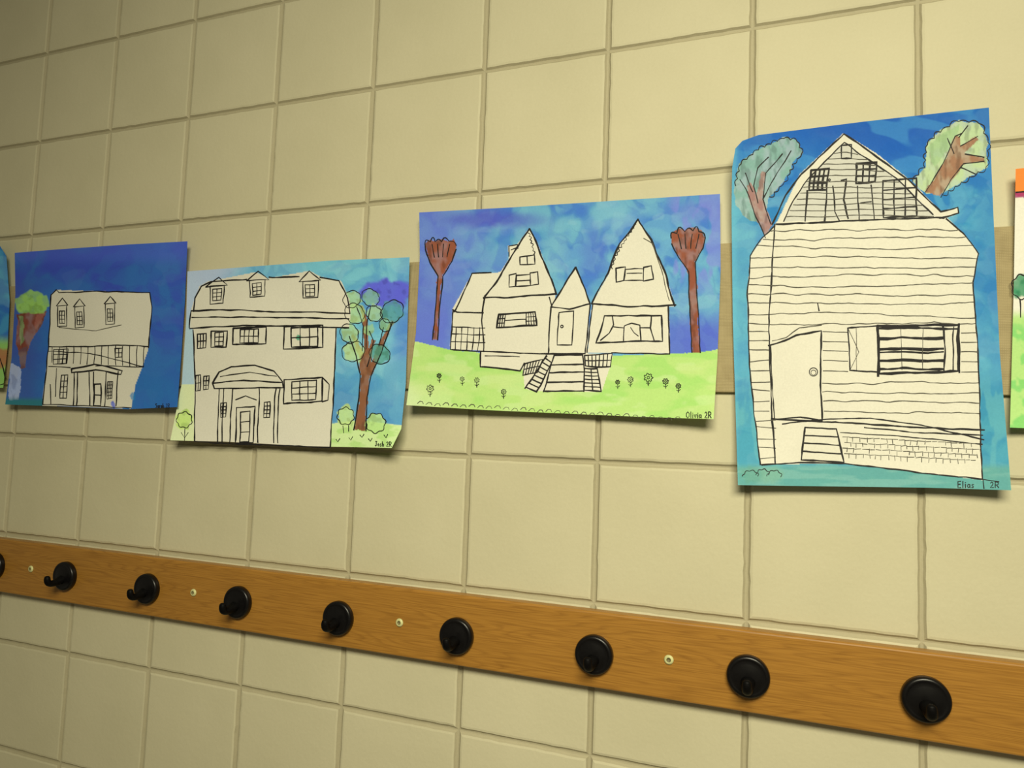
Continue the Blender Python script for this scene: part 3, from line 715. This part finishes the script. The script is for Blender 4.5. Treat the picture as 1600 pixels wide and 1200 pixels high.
def ink_d(k):
    k.line([(1206, 350), (1228, 305), (1252, 272), (1318, 209), (1345, 226), (1420, 282), (1470, 331), (1497, 324), (1498, 333), (1468, 341)], 2.2)
    k.line([(1224, 345), (1240, 312), (1264, 278), (1318, 222), (1400, 278), (1458, 336)], 1.8)
    k.line([(1212, 350), (1260, 348), (1340, 345), (1420, 342), (1475, 340)], 2.3)
    for y in range(238, 344, 9):
        xl = np.interp(-y, [-345, -278, -222], [1224, 1264, 1318]); xr = np.interp(y, [222, 278, 340], [1318, 1400, 1462])
        k.line([(xl, y + 1), ((xl + xr) / 2, y), (xr, y + 2)], 1.0, 1.6, 2)
    k.quad([(1314, 227), (1330, 226), (1330, 247), (1314, 248)], 0, 0, 2.2)
    k.quad([(1267, 266), (1295, 264), (1292, 296), (1265, 298)], 4, 3, 2.8, 2.6); k.quad([(1338, 256), (1370, 253), (1368, 283), (1338, 286)], 3, 3, 2.7, 2.2)
    k.line([(1262, 298), (1258, 345)], 2.1); k.line([(1292, 296), (1288, 345)], 2.1); k.circ(1296, 281, 1.5, w=2)
    k.line([(1314, 282), (1322, 280), (1318, 312), (1326, 342)], 2.2); k.line([(1302, 290), (1304, 330), (1312, 345)], 1.9); k.line([(1340, 290), (1342, 343)], 1.9); k.line([(1362, 288), (1366, 342)], 1.7)
    k.line([(1345, 318), (1362, 316)], 1.5)
    k.quad([(1380, 283), (1432, 278), (1432, 338), (1380, 341)], 3, 4, 2.4)
    k.line([(1210, 352), (1190, 372), (1172, 400), (1168, 460), (1170, 550), (1178, 640), (1188, 726)], 1.8); k.line([(1478, 341), (1505, 365), (1529, 396), (1520, 440), (1529, 560), (1531, 640), (1535, 748)], 1.8)
    k.line([(1210, 350), (1206, 430), (1201, 520), (1206, 655)], 2); k.line([(1206, 655), (1212, 725)], 2.4)
    rq = np.random.default_rng(3)
    ys = []; yy = 360.0
    while yy < 720: ys.append(yy); yy += rq.uniform(12.5, 17.5)
    for n, y in enumerate(ys):
        xl = np.interp(y, [352, 400, 460, 550, 640, 726], [1208, 1172, 1168, 1170, 1178, 1188]); xr = np.interp(y, [341, 396, 440, 560, 640, 748], [1478, 1529, 1520, 1529, 1531, 1535])
        j = 4 * math.sin(n * 2.3); mid = [(xl + (xr - xl) * t, y + j * math.sin(t * 5 + n) * .7 + t * (3 if n > 8 else -1)) for t in np.linspace(0, 1, 9)]
        if y < 505: k.line(mid, 1.15, 2.4, 2)
        elif y < 652:
            k.line([p for p in mid if p[0] < 1206] + [(1202, y)], 1.1, 1.2, 2)
            if not 500 < y < 588:
                k.line([(1286, y + 1)] + [p for p in mid if p[0] > 1290], 1.15, 2.4, 2)
            else:
                k.line([(1286, y), (1325, y + 1)], 1.1, .8, 2); k.line([(1502, y + 2), (xr, y + 2)], 1.1, .8, 2)
        else: k.line([p for p in mid if p[0] < 1212] + [(1212, y)], 1.0, .8, 2)
    k.line([(1200, 541), (1225, 532), (1245, 524), (1284, 517), (1282, 570), (1284, 657)], 2.3); k.line([(1204, 541), (1206, 600), (1210, 656)], 1.5); k.line([(1206, 656), (1250, 652), (1284, 657)], 2)
    k.line([(1206, 533), (1228, 527), (1250, 512), (1284, 508)], 1.2, 1, 2)
    k.circ(1271, 581, 6.5, w=1.1); k.circ(1271, 582, 4, w=.8)
    k.line([(1278, 474), (1280, 486)], 2)
    k.line([(1370, 509), (1325, 512), (1327, 545), (1328, 578), (1374, 582)], 2); k.line([(1325, 512), (1342, 550), (1328, 578)], .8, .8, 2)
    k.line([(1338, 512), (1338, 579)], .8, .8, 2)
    k.quad([(1370, 509), (1497, 507), (1497, 580), (1374, 584)], 0, 0, 3.2)
    k.line([(1374, 513), (1420, 511), (1470, 514), (1495, 513)], 3)
    for y, w in ((527, 3.6), (544, 3.8), (549, 2.2), (562, 3.6), (575, 3.0)): k.line([(1374, y + 2), (1410, y), (1450, y + 2), (1474, y + 1)], w)
    k.line([(1474, 510), (1477, 545), (1475, 581)], 2.2); k.line([(1490, 510), (1489, 580)], 1.8)
    k.line([(1408, 512), (1409, 578)], .9, .8, 2); k.line([(1442, 512), (1441, 578)], .9, .8, 2)
    k.line([(1371, 508), (1373, 550), (1372, 588)], 3.2); k.line([(1498, 505), (1499, 582)], 3)
    k.line([(1206, 655), (1330, 661), (1440, 668), (1538, 672)], 2.4); k.line([(1222, 662), (1290, 655), (1360, 653), (1440, 664), (1538, 687)], 1.8); k.line([(1350, 668), (1440, 676), (1536, 680)], 1.6)
    k.quad([(1258, 668), (1306, 670), (1318, 722), (1252, 718)], 0, 4, 2.4)
    k.line([(1190, 726), (1252, 722), (1320, 724), (1430, 737), (1535, 749)], 2)
    # foundation courses drawn as short broken brick rows
    rb = np.random.default_rng(11)
    for r in range(4):
        x = 1316.0 + 3 * (r % 2)
        while x < 1524:
            y = 683 + r * 8.6 + (x - 1316) * .05; L = rb.uniform(8, 13)
            k.line([(x, y + rb.uniform(-.6, .6)), (x + L * .8, y + rb.uniform(-.6, .6))], .9, .8, 2)
            if rb.random() < .85: k.line([(x + L * .9, y - .5), (x + L * .9 + rb.uniform(-1, 1), y + rb.uniform(5, 8))], .9, .5, 2)
            x += L
    k.line([(1312, 676), (1420, 682), (1536, 694)], 1.3)
    k.scallop([(1150, 290), (1158, 256), (1185, 234), (1225, 216), (1246, 221), (1253, 240), (1238, 256), (1226, 284), (1202, 308)], 10, 3.5, 1.2)
    for a in ([(1196, 372), (1182, 340), (1166, 295), (1156, 280)], [(1204, 350), (1192, 312), (1197, 270), (1222, 240)], [(1184, 318), (1178, 290), (1184, 262), (1200, 245)], [(1192, 312), (1215, 268), (1236, 236)], [(1176, 300), (1165, 270)]): k.line(a, 1.4)
    k.scallop([(1426, 284), (1446, 262), (1449, 226), (1470, 206), (1498, 189), (1530, 193), (1544, 222), (1541, 260), (1502, 284), (1472, 304)], 14, 4.5, 1.2)
    for a in ([(1446, 300), (1474, 255), (1492, 212), (1502, 208)], [(1470, 308), (1486, 280), (1506, 256), (1538, 252)], [(1500, 228), (1528, 212)], [(1508, 240), (1538, 246)], [(1490, 240), (1480, 215)], [(1498, 214), (1512, 196)], [(1502, 262), (1525, 272)]): k.line(a, 1.4)
    k.circ(1173, 744, 12, 9, 1.0, .1, 30, 180, 360); k.circ(1192, 742, 10, 9, 1.0, .1, 30, 180, 360); k.circ(1210, 744, 11, 9, 1.0, .1, 30, 180, 370)
    k.line([(1535, 749), (1560, 753)], 1.2); k.line([(1536, 750), (1538, 763)], 1.3)
    write(k, "Elias", 1496, 762, 10, 1, 0, 1.7, .9); write(k, "2R", 1547, 762, 9, 1, 0, 1.5, 1)
drawing([(1149, 232), (1160, 220), (1185, 211), (1350, 190), (1545, 168)], [(1545, 168), (1552, 330), (1562, 550), (1580, 766)],
        [(1153, 758), (1300, 760), (1450, 762), (1580, 766)], [(1149, 232), (1144, 262), (1143, 330), (1145, 500), (1153, 758)],
        paint_d, ink_d, "tall watercolour of a clapboard house under a blue sky", 1.0, (.010, 0, .004, .004), kv=.012)

# ---------- cut-off neighbours
def paint_e(c):
    c.mix(np.ones(len(c.px)), (225, 222, 205), .3)
    c.mix((c.py < 306), (225, 120, 25), .95); c.mix((c.py > 300) * (c.py < 309), (150, 40, 90), .9)
    c.mix(sst(480, 500, c.py), (160, 200, 100), .9); c.blob(1596, 448, 16, 18, (40, 130, 82), 1, .1)
    c.mix(sst(490, 520, c.py) * sst(.5, .6, fbm(c.px, c.py, 20, 20, 3)), (105, 185, 90), .7)
def ink_e(k):
    k.circ(1598, 448, 17, 19, 1.4, .08, 40); k.line([(1588, 300), (1640, 296), (1700, 293)], 2); k.line([(1594, 468), (1595, 495)], 1.6)
drawing([(1587, 264), (1700, 252), (1880, 235)], [(1880, 235), (1885, 500), (1890, 682)], [(1578, 668), (1700, 673), (1890, 682)], [(1587, 264), (1584, 450), (1578, 668)],
        paint_e, ink_e, "watercolour with orange roof edge, round green tree and grass", 1.0, cell=2.0)
def paint_f(c):
    sky(c, (45, 116, 142), (70, 145, 152), (38, 80, 142), 3)
    c.mix(sst(520, 540, c.py), (120, 160, 60), .9); c.blob(2, 560, 14, 16, (150, 60, 50), .8, .2)
def ink_f(k):
    k.line([(-30, 575), (0, 560), (8, 590)], 1.4); k.line([(-60, 600), (-10, 604), (6, 600)], 1.3)
drawing([(-230, 396), (-100, 388), (-2, 381)], [(-2, 381), (10, 400), (15, 470), (12, 540), (5, 606)], [(-245, 600), (-100, 606), (5, 609)], [(-230, 396), (-236, 500), (-245, 600)],
        paint_f, ink_f, "blue-green watercolour with curled edge and red flower shape", .68, cell=2.0)

# ------------------------------------------------------------------ lights
l = bpy.data.lights.new("ceiling_lamp", 'AREA'); l.shape = 'RECTANGLE'; l.size = 1.0; l.size_y = .5; l.energy = 25.5; l.color = (1.0, .935, .68)
l.spread = math.radians(128)
lo = bpy.data.objects.new("ceiling_lamp", l); COL.objects.link(lo); lo.location = (1.7, -1.7, 2.4)
lo.rotation_euler = (Vector((1.3, -.1, 1.05)) - lo.location).to_track_quat('-Z', 'Y').to_euler()
w = bpy.data.worlds.new("world"); scene.world = w; w.use_nodes = True
bg = w.node_tree.nodes["Background"]; bg.inputs["Color"].default_value = (1.0, .91, .64, 1); bg.inputs["Strength"].default_value = .12
